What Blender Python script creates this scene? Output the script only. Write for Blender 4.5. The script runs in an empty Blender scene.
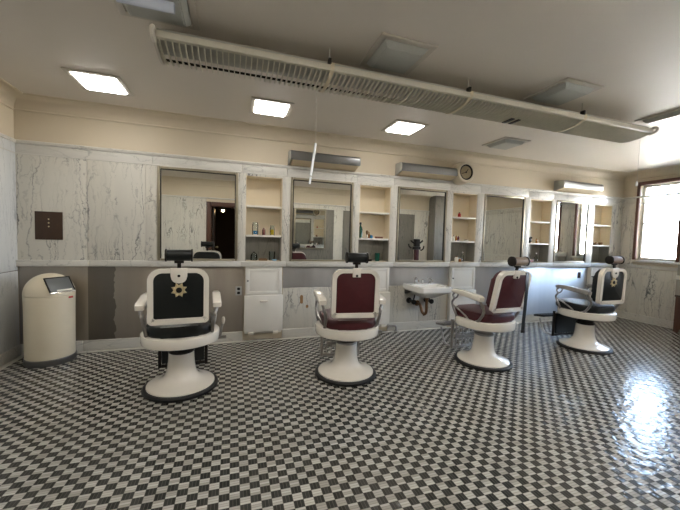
import bpy, bmesh, math, random
from mathutils import Vector, Matrix
random.seed(7)
SC = bpy.context.scene
COL = SC.collection
PI = math.pi
XL, W, D, H = -.045, 9.33, 4.75, 2.75            # room: x 0..W, y 0 (mirror wall) .. -D, height

# ------------------------------------------------------------------ materials
def lin(c):
    return tuple(((v / 12.92) if v <= .04045 else ((v + .055) / 1.055) ** 2.4) for v in c)
def srgb(r, g, b):
    return lin((r / 255, g / 255, b / 255)) + (1,)
def new_mat(name):
    m = bpy.data.materials.new(name); m.use_nodes = True
    nt = m.node_tree; nt.nodes.clear()
    out = nt.nodes.new('ShaderNodeOutputMaterial')
    return m, nt, out
def N(nt, t, **kw):
    n = nt.nodes.new(t)
    for k, v in kw.items():
        if k.startswith('i_'):
            key = k[2:]
            key = int(key) if key.isdigit() else key.replace('_', ' ')
            n.inputs[key].default_value = v
        else:
            setattr(n, k, v)
    return n
def MATH(nt, op, a, b=None, c=None):
    n = nt.nodes.new('ShaderNodeMath'); n.operation = op
    for i, v in enumerate((a, b, c)):
        if v is None: continue
        if isinstance(v, (int, float)): n.inputs[i].default_value = v
        else: nt.links.new(v, n.inputs[i])
    return n.outputs[0]
def MIX(nt, fac, a, b):
    n = nt.nodes.new('ShaderNodeMix'); n.data_type = 'RGBA'
    for i, v in ((0, fac), (6, a), (7, b)):
        if isinstance(v, (int, float, tuple)): n.inputs[i].default_value = v
        else: nt.links.new(v, n.inputs[i])
    return n.outputs[2]
def simple(name, col, rough=.5, metal=0., coat=0., spec=.5, noise=0., nscale=30., bump=0., bscale=60., trans=0., ior=1.45, alpha=None):
    """Principled with a faint procedural mottling so nothing is a dead flat colour"""
    m, nt, out = new_mat(name)
    p = N(nt, 'ShaderNodeBsdfPrincipled')
    p.inputs['Roughness'].default_value = rough; p.inputs['Metallic'].default_value = metal
    p.inputs['Coat Weight'].default_value = coat; p.inputs['Coat Roughness'].default_value = .08
    p.inputs['Specular IOR Level'].default_value = spec; p.inputs['IOR'].default_value = ior
    p.inputs['Transmission Weight'].default_value = trans
    tc = N(nt, 'ShaderNodeTexCoord')
    if noise > 0:
        nz = N(nt, 'ShaderNodeTexNoise', i_Scale=nscale, i_Detail=5.0)
        nt.links.new(tc.outputs['Object'], nz.inputs['Vector'])
        dark = tuple(c * (1 - noise) for c in col[:3]) + (1,)
        lite = tuple(min(1, c * (1 + noise)) for c in col[:3]) + (1,)
        nt.links.new(MIX(nt, nz.outputs['Fac'], dark, lite), p.inputs['Base Color'])
    else:
        p.inputs['Base Color'].default_value = col
    if bump > 0:
        bz = N(nt, 'ShaderNodeTexNoise', i_Scale=bscale, i_Detail=4.0)
        nt.links.new(tc.outputs['Object'], bz.inputs['Vector'])
        b = N(nt, 'ShaderNodeBump', i_Strength=bump, i_Distance=.004)
        nt.links.new(bz.outputs['Fac'], b.inputs['Height'])
        nt.links.new(b.outputs['Normal'], p.inputs['Normal'])
    nt.links.new(p.outputs[0], out.inputs[0])
    return m
def emit(name, col, strength):
    m, nt, out = new_mat(name)
    e = N(nt, 'ShaderNodeEmission'); e.inputs[0].default_value = col; e.inputs[1].default_value = strength
    nt.links.new(e.outputs[0], out.inputs[0])
    return m
def marble(name, base, vein, cloud, rough=.32, stretch=(4.2, 4.2, .5), amount=1.0, fine=1.0, kink=1.0):
    """pale stone with thin, crackly, mostly upright grey veins"""
    m, nt, out = new_mat(name)
    p = N(nt, 'ShaderNodeBsdfPrincipled'); p.inputs['Roughness'].default_value = rough
    tc = N(nt, 'ShaderNodeTexCoord')
    mp = N(nt, 'ShaderNodeMapping'); mp.inputs['Scale'].default_value = stretch
    nt.links.new(tc.outputs['Object'], mp.inputs['Vector'])
    wob = N(nt, 'ShaderNodeTexNoise', i_Scale=7.0, i_Detail=5.0, i_Roughness=.7)
    nt.links.new(tc.outputs['Object'], wob.inputs['Vector'])
    add = N(nt, 'ShaderNodeVectorMath', operation='MULTIPLY_ADD')
    nt.links.new(wob.outputs['Color'], add.inputs[0]); add.inputs[1].default_value = (.42 * kink, .42 * kink, .15 * kink)
    nt.links.new(mp.outputs[0], add.inputs[2])
    gate = N(nt, 'ShaderNodeTexNoise', i_Scale=2.3, i_Detail=3.0)
    nt.links.new(tc.outputs['Object'], gate.inputs['Vector'])
    g = MATH(nt, 'MULTIPLY', MATH(nt, 'SUBTRACT', gate.outputs['Fac'], .36), 4.0)
    g = MATH(nt, 'MINIMUM', MATH(nt, 'MAXIMUM', g, .12), 1.0)
    cur = None
    for sc, lev, wid, st in ((1.0, .5, .010 * fine, 1.0), (1.0, .40, .009 * fine, .8), (1.0, .60, .009 * fine, .8), (2.3, .5, .016 * fine, .5), (2.3, .62, .014 * fine, .45)):
        nz = N(nt, 'ShaderNodeTexNoise', i_Scale=sc, i_Detail=1.5, i_Roughness=.5)
        nt.links.new(add.outputs[0], nz.inputs['Vector'])
        a = MATH(nt, 'ABSOLUTE', MATH(nt, 'SUBTRACT', nz.outputs['Fac'], lev))
        v = MATH(nt, 'SUBTRACT', 1.0, MATH(nt, 'DIVIDE', a, wid))
        v = MATH(nt, 'MULTIPLY', MATH(nt, 'MAXIMUM', v, 0.0), st * amount)
        cur = v if cur is None else MATH(nt, 'MAXIMUM', cur, v)
    cur = MATH(nt, 'MULTIPLY', cur, g)
    cl = N(nt, 'ShaderNodeTexNoise', i_Scale=2.2, i_Detail=5.0)
    nt.links.new(mp.outputs[0], cl.inputs['Vector'])
    c1 = MIX(nt, cl.outputs['Fac'], base, cloud)
    nt.links.new(MIX(nt, cur, c1, vein), p.inputs['Base Color'])
    nt.links.new(p.outputs[0], out.inputs[0])
    return m
def floor_mat():
    S = .053
    m, nt, out = new_mat('checker_tile')
    p = N(nt, 'ShaderNodeBsdfPrincipled'); p.inputs['Specular IOR Level'].default_value = .2
    tc = N(nt, 'ShaderNodeTexCoord'); sp = N(nt, 'ShaderNodeSeparateXYZ')
    nt.links.new(tc.outputs['Object'], sp.inputs[0])
    u = MATH(nt, 'ADD', MATH(nt, 'DIVIDE', sp.outputs[0], S), .32)
    v = MATH(nt, 'ADD', MATH(nt, 'DIVIDE', sp.outputs[1], S * .9227), .08 + 200)
    iu, iv = MATH(nt, 'FLOOR', u), MATH(nt, 'FLOOR', v)
    fu, fv = MATH(nt, 'FRACT', u), MATH(nt, 'FRACT', v)
    par = MATH(nt, 'MODULO', MATH(nt, 'ADD', iu, iv), 2.0)          # 0 = light, 1 = dark
    dk = MATH(nt, 'GREATER_THAN', par, .5)
    # three bars in each square, laid along x in light ones, along y in dark ones
    bl = MATH(nt, 'MULTIPLY', fv, 3.0); bd = MATH(nt, 'MULTIPLY', fu, 3.0)
    b = MATH(nt, 'ADD', MATH(nt, 'MULTIPLY', bl, MATH(nt, 'SUBTRACT', 1.0, dk)), MATH(nt, 'MULTIPLY', bd, dk))
    fb = MATH(nt, 'FRACT', b); ib = MATH(nt, 'FLOOR', b)
    edge_b = MATH(nt, 'MINIMUM', fb, MATH(nt, 'SUBTRACT', 1.0, fb))
    joint_b = MATH(nt, 'LESS_THAN', edge_b, .085)
    eu = MATH(nt, 'MINIMUM', fu, MATH(nt, 'SUBTRACT', 1.0, fu))
    ev = MATH(nt, 'MINIMUM', fv, MATH(nt, 'SUBTRACT', 1.0, fv))
    joint_e = MATH(nt, 'LESS_THAN', MATH(nt, 'MINIMUM', eu, ev), .03)
    joint = MATH(nt, 'MAXIMUM', joint_b, joint_e)
    cmb = N(nt, 'ShaderNodeCombineXYZ')
    for i, q in enumerate((iu, iv, ib)): nt.links.new(q, cmb.inputs[i])
    wn = N(nt, 'ShaderNodeTexWhiteNoise'); wn.noise_dimensions = '3D'
    nt.links.new(cmb.outputs[0], wn.inputs['Vector'])
    big = N(nt, 'ShaderNodeTexNoise', i_Scale=1.3, i_Detail=3.0)
    nt.links.new(tc.outputs['Object'], big.inputs['Vector'])
    light = MIX(nt, wn.outputs['Value'], srgb(150, 146, 137), srgb(190, 186, 176))
    dark = MIX(nt, wn.outputs['Value'], srgb(34, 35, 33), srgb(52, 53, 50))
    c = MIX(nt, dk, light, dark)
    c = MIX(nt, MATH(nt, 'MULTIPLY', joint, .6), c, srgb(96, 92, 84))
    c = MIX(nt, MATH(nt, 'MULTIPLY', MATH(nt, 'SUBTRACT', big.outputs['Fac'], .35), .35), c, srgb(120, 110, 94))
    nt.links.new(c, p.inputs['Base Color'])
    r = MATH(nt, 'ADD', .10, MATH(nt, 'MULTIPLY', big.outputs['Fac'], .12))
    nt.links.new(r, p.inputs['Roughness'])
    # worn, slightly uneven glaze
    h1 = MATH(nt, 'MULTIPLY', wn.outputs['Value'], .35)
    un = N(nt, 'ShaderNodeTexNoise', i_Scale=14.0, i_Detail=2.0)
    nt.links.new(tc.outputs['Object'], un.inputs['Vector'])
    hh = MATH(nt, 'SUBTRACT', MATH(nt, 'ADD', h1, MATH(nt, 'MULTIPLY', un.outputs['Fac'], 1.7)), MATH(nt, 'MULTIPLY', joint, .35))
    bp = N(nt, 'ShaderNodeBump', i_Strength=.75, i_Distance=.0042)
    nt.links.new(hh, bp.inputs['Height']); nt.links.new(bp.outputs[0], p.inputs['Normal'])
    nt.links.new(p.outputs[0], out.inputs[0])
    return m
def steel_mat(name, c1, c2, rough, dark_band=None):
    """sheet steel brushed lengthwise: highlights smear up and down"""
    m, nt, out = new_mat(name)
    p = N(nt, 'ShaderNodeBsdfPrincipled'); p.inputs['Metallic'].default_value = 1.0
    tc = N(nt, 'ShaderNodeTexCoord')
    mp = N(nt, 'ShaderNodeMapping'); mp.inputs['Scale'].default_value = (7., 7., .5)
    nt.links.new(tc.outputs['Object'], mp.inputs[0])
    nz = N(nt, 'ShaderNodeTexNoise', i_Scale=1.0, i_Detail=3.0); nt.links.new(mp.outputs[0], nz.inputs[0])
    bg = N(nt, 'ShaderNodeTexNoise', i_Scale=2.0, i_Detail=3.0); nt.links.new(tc.outputs['Object'], bg.inputs[0])
    f = MATH(nt, 'ADD', MATH(nt, 'MULTIPLY', nz.outputs['Fac'], .6), MATH(nt, 'MULTIPLY', bg.outputs['Fac'], .4))
    col = MIX(nt, f, c1, c2)
    if dark_band:                                        # a darker upright strip with one ragged edge
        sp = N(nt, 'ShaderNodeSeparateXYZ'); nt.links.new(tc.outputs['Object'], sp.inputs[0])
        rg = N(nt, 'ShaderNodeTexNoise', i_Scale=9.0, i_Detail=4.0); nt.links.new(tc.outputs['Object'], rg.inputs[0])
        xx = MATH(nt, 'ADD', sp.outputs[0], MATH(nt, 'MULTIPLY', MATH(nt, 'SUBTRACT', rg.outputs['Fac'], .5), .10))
        inside = MATH(nt, 'MULTIPLY', MATH(nt, 'GREATER_THAN', sp.outputs[0], dark_band[0]), MATH(nt, 'LESS_THAN', xx, dark_band[1]))
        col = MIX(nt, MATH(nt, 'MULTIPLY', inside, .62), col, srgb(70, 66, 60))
    nt.links.new(col, p.inputs['Base Color'])
    p.inputs['Roughness'].default_value = rough; p.inputs['Anisotropic'].default_value = .85
    tg = N(nt, 'ShaderNodeCombineXYZ'); tg.inputs[2].default_value = 1.0
    nt.links.new(tg.outputs[0], p.inputs['Tangent'])
    b = N(nt, 'ShaderNodeBump', i_Strength=.10, i_Distance=.01)
    nt.links.new(nz.outputs['Fac'], b.inputs['Height']); nt.links.new(b.outputs[0], p.inputs['Normal'])
    nt.links.new(p.outputs[0], out.inputs[0])
    return m
def wood(name, c1, c2, rough=.4):
    m, nt, out = new_mat(name)
    p = N(nt, 'ShaderNodeBsdfPrincipled'); p.inputs['Roughness'].default_value = rough
    tc = N(nt, 'ShaderNodeTexCoord'); mp = N(nt, 'ShaderNodeMapping'); mp.inputs['Scale'].default_value = (12, 12, 1.2)
    nt.links.new(tc.outputs['Object'], mp.inputs[0])
    nz = N(nt, 'ShaderNodeTexNoise', i_Scale=3.0, i_Detail=6.0, i_Distortion=.8); nt.links.new(mp.outputs[0], nz.inputs[0])
    nt.links.new(MIX(nt, nz.outputs['Fac'], c1, c2), p.inputs['Base Color'])
    nt.links.new(p.outputs[0], out.inputs[0])
    return m
def glassy(name, col, rough=.02):
    m, nt, out = new_mat(name)
    g = N(nt, 'ShaderNodeBsdfTransparent'); g.inputs[0].default_value = col
    gl = N(nt, 'ShaderNodeBsdfGlossy'); gl.inputs['Roughness'].default_value = rough
    fr = N(nt, 'ShaderNodeFresnel', i_IOR=1.45)
    mx = N(nt, 'ShaderNodeMixShader')
    nt.links.new(fr.outputs[0], mx.inputs[0]); nt.links.new(g.outputs[0], mx.inputs[1]); nt.links.new(gl.outputs[0], mx.inputs[2])
    nt.links.new(mx.outputs[0], out.inputs[0])
    return m

M = {}
M['floor'] = floor_mat()
M['plaster'] = simple('cream_plaster', srgb(200, 187, 163), .6, noise=.05, nscale=2.5, bump=.05, bscale=20)
M['ceiling'] = simple('ceiling_paint', srgb(212, 203, 190), .5, noise=.05, nscale=1.6, bump=.06, bscale=8)
M['marble'] = marble('veined_marble', srgb(208, 203, 190), srgb(66, 70, 72), srgb(190, 187, 177))
M['marble_cool'] = marble('cool_marble', srgb(208, 208, 204), srgb(120, 126, 130), srgb(186, 190, 190), amount=.7)
M['marble_trim'] = marble('trim_marble', srgb(210, 206, 196), srgb(128, 128, 124), srgb(184, 182, 174), stretch=(1.2, 4, 4), amount=.6)
M['marble_dark'] = marble('dark_marble', srgb(126, 122, 112), srgb(70, 68, 64), srgb(104, 100, 92))
M['steel'] = steel_mat('brushed_steel', srgb(176, 176, 176), srgb(212, 212, 212), .45)
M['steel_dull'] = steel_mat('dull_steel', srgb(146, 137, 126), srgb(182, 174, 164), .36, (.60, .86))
M['mirror'] = simple('mirror_glass', (.86, .87, .84, 1), .008, metal=1)
M['mirror_frame'] = simple('mirror_frame_metal', srgb(150, 142, 122), .35, metal=.8, noise=.15)
M['cream'] = simple('cream_paint', srgb(222, 208, 180), .45, noise=.05, nscale=9)
M['white_paint'] = simple('white_paint', srgb(222, 218, 208), .38, noise=.04, nscale=9)
M['niche_stone'] = marble('niche_stone', srgb(150, 146, 134), srgb(88, 86, 78), srgb(124, 120, 110), stretch=(8, 8, .8))
M['enamel'] = simple('white_enamel', srgb(226, 219, 206), .16, coat=.5, noise=.03, nscale=14)
M['china'] = simple('sink_china', srgb(230, 228, 222), .12, coat=.5, noise=.03, nscale=10)
M['rubber'] = simple('black_rubber', srgb(22, 21, 20), .5, noise=.2)
M['iron'] = simple('dark_iron', srgb(42, 38, 34), .42, metal=.6, noise=.25)
M['chrome'] = simple('chrome', (.72, .71, .69, 1), .16, metal=1, noise=.05)
M['worn_chrome'] = simple('worn_chrome', (.38, .36, .34, 1), .3, metal=1, noise=.2)
M['black_leather'] = simple('black_leather', srgb(15, 19, 18), .34, spec=.5, noise=.25, nscale=40, bump=.15, bscale=150)
M['red_leather'] = simple('oxblood_leather', srgb(70, 24, 28), .38, spec=.5, noise=.2, nscale=25, bump=.15, bscale=150)
M['brown_leather'] = simple('worn_tan_leather', srgb(128, 112, 94), .45, noise=.25, nscale=20, bump=.15, bscale=120)
M['brass'] = simple('brass', srgb(222, 206, 164), .34, metal=.55, noise=.1)
M['copper'] = simple('copper_pipe', srgb(122, 92, 66), .4, metal=.9, noise=.2)
M['bin'] = simple('bin_enamel', srgb(216, 204, 178), .32, noise=.06, nscale=7, coat=.15)
M['bin_dark'] = simple('bin_flap_grey', srgb(104, 106, 104), .35, metal=.3)
M['plaque'] = simple('brown_plaque', srgb(58, 38, 22), .35, noise=.25, nscale=18)
M['tan_mark'] = simple('rust_stain', srgb(150, 112, 70), .6, noise=.2)
M['brown_wood'] = wood('brown_wood', srgb(58, 34, 24), srgb(88, 54, 38))
M['dark_wood'] = wood('dark_wood', srgb(36, 24, 16), srgb(60, 40, 28))
M['window_wood'] = wood('window_wood', srgb(74, 40, 28), srgb(110, 66, 50), .5)
M['grey_box'] = simple('grey_box_paint', srgb(150, 144, 134), .4, noise=.08)
M['pale_stripe'] = simple('pale_stripe', srgb(210, 206, 198), .35, noise=.05)
M['fixture_steel'] = simple('fixture_steel', (.27, .27, .27, 1), .36, metal=1, noise=.06)
M['beige_diffuser'] = simple('beige_diffuser', srgb(204, 184, 150), .45, noise=.04)
M['lamp_frame'] = simple('lamp_frame', srgb(190, 182, 168), .45, noise=.05)
M['lens_off'] = simple('unlit_lens', srgb(172, 172, 164), .34, noise=.06, nscale=60, bump=.25, bscale=90)
M['lens_on'] = emit('lit_lens', (1., .97, .94, 1), 7.0)
M['lens_rear_fill'] = emit('rear_fill_lens', (1., .96, .91, 1), 15.0)  # stronger glow for the added rear row, fills the room
M['tube_on'] = simple('dead_tube', srgb(206, 212, 226), .25, coat=.4)
M['louvre'] = simple('louvre_paint', srgb(196, 190, 172), .45, noise=.08)
M['louvre_back'] = simple('louvre_reflector', srgb(170, 168, 158), .5, noise=.08)
M['tape'] = simple('old_tape', srgb(206, 192, 164), .5, noise=.1)
M['cord'] = simple('cord', srgb(190, 184, 172), .6)
M['white_rod'] = simple('white_rod', srgb(240, 244, 246), .25, coat=.4)
M['clock_case'] = simple('clock_case', srgb(206, 194, 170), .35, noise=.04)
M['clock_face'] = simple('clock_face', srgb(150, 134, 102), .4, noise=.15, nscale=30)
M['clear_glass'] = glassy('clear_glass', (.92, .95, .94, 1))
M['window_glass'] = glassy('window_glass', (.97, .98, .99, 1))
M['blue_liquid'] = simple('blue_liquid', srgb(0, 118, 168), .1, spec=.6, coat=.4)
M['yellow_liquid'] = simple('yellow_liquid', srgb(232, 196, 20), .1, coat=.4)
M['maroon_glass'] = simple('maroon_glass', srgb(88, 26, 18), .12, coat=.5)
M['green_glass'] = simple('green_glass', srgb(18, 74, 58), .1, coat=.5)
M['amber_glass'] = simple('amber_glass', srgb(150, 92, 26), .12, coat=.5)
M['label_white'] = simple('label_paper', srgb(226, 222, 208), .5, noise=.05)
M['red_plastic'] = simple('red_plastic', srgb(176, 30, 24), .3)
M['black_plastic'] = simple('black_plastic', srgb(20, 20, 22), .3)
M['tray'] = simple('tan_tray', srgb(128, 98, 66), .5, noise=.15)
M['wine_tray'] = simple('wine_tray', srgb(110, 54, 48), .45, noise=.15)
M['blue_white'] = simple('blue_white_dish', srgb(150, 190, 212), .25, coat=.4)
M['warm_bulb'] = emit('warm_bulb', (1, .62, .3, 1), 14.0)
M['hall'] = simple('hall_wall', srgb(60, 46, 34), .7, noise=.1)
M['plate_grey'] = simple('outlet_plate', srgb(186, 186, 184), .35)
M['plate_brown'] = simple('brown_outlet', srgb(74, 50, 44), .4)
M['tile_border'] = marble('threshold_stone', srgb(186, 182, 170), srgb(130, 128, 120), srgb(168, 164, 152), stretch=(3, 3, 3), amount=.5)

# ------------------------------------------------------------------ mesh helpers
class MB:
    def __init__(s): s.bm = bmesh.new()
    def box(s, x0, x1, y0, y1, z0, z1, bev=0., mtx=None):
        b = bmesh.new(); bmesh.ops.create_cube(b, size=1)
        for v in b.verts:
            v.co = Vector(((x0 + x1) / 2 + v.co.x * (x1 - x0), (y0 + y1) / 2 + v.co.y * (y1 - y0), (z0 + z1) / 2 + v.co.z * (z1 - z0)))
        if bev > 0:
            bmesh.ops.bevel(b, geom=b.edges[:], offset=min(bev, .45 * min(abs(x1 - x0), abs(y1 - y0), abs(z1 - z0))), segments=2, affect='EDGES', profile=.6)
        s._take(b, mtx); return s
    def _take(s, b, mtx=None):
        if mtx is not None: bmesh.ops.transform(b, matrix=mtx, verts=b.verts[:])
        bmesh.ops.recalc_face_normals(b, faces=b.faces[:])
        me = bpy.data.meshes.new('t'); b.to_mesh(me); b.free()
        s.bm.from_mesh(me); bpy.data.meshes.remove(me)
    def lathe(s, prof, seg=40, c=(0, 0, 0), mtx=None, sx=1., sy=1.):
        b = bmesh.new(); rings = []
        for r, z in prof:
            if r < 1e-5: rings.append([b.verts.new((c[0], c[1], c[2] + z))])
            else: rings.append([b.verts.new((c[0] + sx * r * math.cos(2 * PI * i / seg), c[1] + sy * r * math.sin(2 * PI * i / seg), c[2] + z)) for i in range(seg)])
        for a, d in zip(rings, rings[1:]):
            if len(a) == 1 and len(d) == 1: continue
            for i in range(seg):
                j = (i + 1) % seg
                if len(a) == 1: b.faces.new((a[0], d[j], d[i]))
                elif len(d) == 1: b.faces.new((a[i], a[j], d[0]))
                else: b.faces.new((a[i], a[j], d[j], d[i]))
        for rg, f in ((rings[0], 1), (rings[-1], 0)):
            if len(rg) > 1: b.faces.new(rg)
        s._take(b, mtx); return s
    def cyl(s, p0, p1, r, r1=None, seg=16):
        p0, p1 = Vector(p0), Vector(p1); d = p1 - p0
        q = d.to_track_quat('Z', 'Y').to_matrix().to_4x4()
        return s.lathe([(0, 0), (r, 0), (r1 if r1 is not None else r, d.length), (0, d.length)], seg, mtx=Matrix.Translation(p0) @ q)
    def tube(s, pts, r, seg=10, smooth=3):
        pts = [Vector(p) for p in pts]
        if smooth and len(pts) > 2:
            o = []
            ext = [pts[0] * 2 - pts[1]] + pts + [pts[-1] * 2 - pts[-2]]
            for i in range(1, len(ext) - 2):
                for k in range(smooth):
                    t = k / smooth; a, b_, c, d = ext[i - 1:i + 3]
                    o.append(.5 * ((2 * b_) + (c - a) * t + (2 * a - 5 * b_ + 4 * c - d) * t * t + (3 * b_ - a - 3 * c + d) * t ** 3))
            o.append(pts[-1]); pts = o
        b = bmesh.new(); rings = []
        up = Vector((0.13, .21, 1)).normalized()
        for i, p in enumerate(pts):
            t = (pts[min(i + 1, len(pts) - 1)] - pts[max(i - 1, 0)]).normalized()
            n = up - t * up.dot(t)
            if n.length < 1e-3: n = Vector((1, 0, 0)) - t * t.x
            n.normalize(); up = n; bn = t.cross(n)
            rr = r[i * len(r) // len(pts)] if isinstance(r, (list, tuple)) else r
            rings.append([b.verts.new(p + rr * (math.cos(2 * PI * k / seg) * n + math.sin(2 * PI * k / seg) * bn)) for k in range(seg)])
        for a, d in zip(rings, rings[1:]):
            for k in range(seg): b.faces.new((a[k], a[(k + 1) % seg], d[(k + 1) % seg], d[k]))
        b.faces.new(rings[0]); b.faces.new(rings[-1])
        s._take(b); return s
    def prism(s, outline, y0, y1, bev=0., plane='xz', mtx=None, seg=2):
        """outline: 2-D points in plane, extruded along the remaining axis from y0 to y1"""
        b = bmesh.new()
        def P(a, c, t):
            return {'xz': (a, t, c), 'yz': (t, a, c), 'xy': (a, c, t)}[plane]
        lo = [b.verts.new(P(a, c, y0)) for a, c in outline]; hi = [b.verts.new(P(a, c, y1)) for a, c in outline]
        n = len(lo); f0 = b.faces.new(lo); f1 = b.faces.new(hi)
        for i in range(n): b.faces.new((lo[i], lo[(i + 1) % n], hi[(i + 1) % n], hi[i]))
        if bev > 0:
            es = list(f0.edges) + list(f1.edges)
            bmesh.ops.bevel(b, geom=es, offset=bev, segments=seg, affect='EDGES', profile=.5)
        s._take(b, mtx); return s
    def build(s, name, mat, parent=None, angle=38):
        me = bpy.data.meshes.new(name); s.bm.to_mesh(me); s.bm.free()
        for p in me.polygons: p.use_smooth = True
        me.set_sharp_from_angle(angle=math.radians(angle))
        me.materials.append(mat)
        o = bpy.data.objects.new(name, me); COL.objects.link(o)
        if parent is not None: o.parent = parent
        return o
def rrect(w, h, r, cx=0, cz=0, seg=6, rb=None):
    """rounded rectangle outline; r top radius, rb bottom radius"""
    rb = r if rb is None else rb
    o = []
    for sx, sz, a0, q in ((1, 1, 0, r), (-1, 1, 90, r), (-1, -1, 180, rb), (1, -1, 270, rb)):
        for i in range(seg + 1):
            a = math.radians(a0 + 90 * i / seg)
            o.append((cx + sx * (w / 2 - q) + q * math.cos(a), cz + sz * (h / 2 - q) + q * math.sin(a)))
    return o
def tag(o, label=None, cat=None, group=None, kind=None):
    if label: o['label'] = label
    if cat: o['category'] = cat
    if group: o['group'] = group
    if kind: o['kind'] = kind
    return o
def empty(name, loc, rz=0.):
    o = bpy.data.objects.new(name, None); COL.objects.link(o)
    o.location = loc; o.rotation_euler = (0, 0, rz); o.empty_display_size = .1
    return o
def copy_tree(o, parent=None):
    c = o.copy(); COL.objects.link(c)
    if parent is not None: c.parent = parent
    for ch in list(o.children): copy_tree(ch, c)
    return c
def struct(o):
    o['kind'] = 'structure'; return o

# ------------------------------------------------------------------ room shell
T = .2
OPEN = [(2.31, 2.772), (3.868, 4.352), (5.436, 5.895), (7.015, 7.485), (8.56, 9.028)]   # niche openings in x
NZ0, NZ1 = 1.045, 2.135
b = MB(); b.box(XL, W, -D - .3, 0, -.15, 0); struct(b.build('floor', M['floor']))
b = MB()
b.box(XL, W, -.085, -.028, -.001, .003); b.box(XL + .028, XL + .085, -D, -.085, -.001, .003); b.box(W - .085, W - .028, -D, -.085, -.001, .003)
struct(b.build('trim_1', M['tile_border']))
b = MB(); b.box(-T, W + T, -D - .3, T + .1, H, H + .15); struct(b.build('ceiling', M['ceiling']))
# plaster faces, wainscot slabs applied on them
b = MB()
b.box(-T, W + T, 0.0, .22, 2.2, H)
b.box(-T, W + T, 0.0, .22, -.15, NZ0); xs = [-T] + [v for o in OPEN for v in o] + [W + T]
for i in range(0, len(xs), 2): b.box(xs[i], xs[i + 1], 0, .22, NZ0, NZ1)
b.box(-T, W + T, 0, .22, NZ1, 2.2)
b.box(-T, W + T, .2, .3, -.15, H)
struct(b.build('wall_back', M['plaster']))
b = MB(); b.box(-T, XL, -D - .3, 0, -.15, H); struct(b.build('wall_left', M['plaster']))
WIN = [(-.88, -.29, 1.13, 2.50), (-1.98, -1.30, 1.13, 2.50), (-4.55, -3.80, 1.13, 2.50)]  # last window is unseen, added for more daylight from the rear
b = MB()
b.box(W, W + T, -D - .3, 0, -.15, 1.13); b.box(W, W + T, -D - .3, 0, 2.50, H)
ys = [0] + [v for w_ in WIN for v in (w_[1], w_[0])] + [-D - .3]
for i in range(0, len(ys), 2): b.box(W, W + T, ys[i + 1], ys[i], 1.13, 2.50)
struct(b.build('wall_right', M['plaster']))
DX0, DX1, DZ = 1.62, 2.72, 2.08
b = MB()
b.box(-T, DX0, -D - .2, -D, -.15, H); b.box(DX1, W + T, -D - .2, -D, -.15, H); b.box(DX0, DX1, -D - .2, -D, DZ, H)
struct(b.build('wall_rear', M['plaster']))
# marble wainscot
g = .0015
def slabs_x(b, cuts, y0, y1, z0, z1):
    for a, c in zip(cuts, cuts[1:]): b.box(a + g, c - g, y0, y1, z0, z1, .002)
b = MB()
slabs_x(b, [XL, .60, 1.18, 1.30], -.018, 0, 1.04, 2.165)                      # big panels left of the mirrors
BAND = [XL, 1.25, 2.26, 2.83, 3.82, 4.40, 5.38, 5.96, 6.96, 7.54, 8.49, 9.12, W]
stile = [(2.215, 2.31), (2.772, 2.88), (3.77, 3.868), (4.352, 4.465), (5.33, 5.436), (5.895, 6.035), (6.895, 7.015), (7.485, 7.60), (8.42, 8.56), (9.028, 9.12), (9.12, W)]
for a, c in stile: b.box(a + g, c - g, -.018, 0, 1.035, 2.163, .002)
for a, c in OPEN: b.box(a, c, -.018, 0, NZ1, 2.163, .002)
struct(b.build('wall_back', M['marble']))
b = MB()
slabs_x(b, [2.80, 3.30, 3.84], -.016, 0, .12, .68); slabs_x(b, [4.38, 4.90, 5.40], -.016, 0, .12, .68); slabs_x(b, [9.05, W], -.016, 0, .12, .965)
struct(b.build('wall_back', M['marble']))
b = MB()
def slabs_y(b, cuts, x0, x1, z0, z1):
    for a, c in zip(cuts, cuts[1:]): b.box(x0, x1, c + g, a - g, z0, z1, .002)
cy = [-.018, -.8, -1.6, -2.4, -3.2, -4.0, -D]
slabs_y(b, cy, XL, XL + .018, 2.165, 2.27); slabs_y(b, cy, XL, XL + .018, .93, 2.163); slabs_y(b, cy, XL, XL + .018, .12, .927)
struct(b.build('wall_left', M['marble_cool']))
b = MB()
for y0, y1 in ((-.245, -.018), (-1.25, -.93), (-3.75, -2.03)):
    b.box(W - .018, W, y0, y1, .965, 2.163, .002); b.box(W - .018, W, y0, y1, 2.165, 2.27, .002)
slabs_y(b, [-.018, -.40, -.84, -1.5, -2.3, -3.2, -D], W - .018, W, .12, .965)
struct(b.build('wall_right', M['marble']))
b = MB()
b.box(XL, DX0 - .12, -D, -D + .018, .12, 2.163); b.box(XL, DX0 - .12, -D, -D + .018, 2.165, 2.27)
for a, c in ((DX1 + .12, 3.72), (4.92, 5.2), (7.56, 8.05), (8.45, W)):
    b.box(a, c, -D, -D + .018, .12, 2.163)
b.box(DX1 + .12, W, -D, -D + .018, 2.165, 2.27)
struct(b.build('wall_rear', M['marble']))
b = MB(); b.box(3.72, 4.92, -D, -D + .03, .12, 2.163); b.box(5.2, 7.56, -D, -D + .03, .12, 2.163)
struct(b.build('wall_rear', M['marble_dark']))
b = MB(); b.box(8.08, 8.42, -D, -D + .35, 0, H); struct(b.build('wall_rear', M['marble_dark']))
b = MB(); slabs_x(b, BAND, -.018, 0, 2.165, 2.27); struct(b.build('wall_back', M['marble_trim']))
b = MB(); b.box(XL, XL + .0182, -D, -.018, .924, .933); struct(b.build('wall_left', M['marble_dark']))
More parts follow.
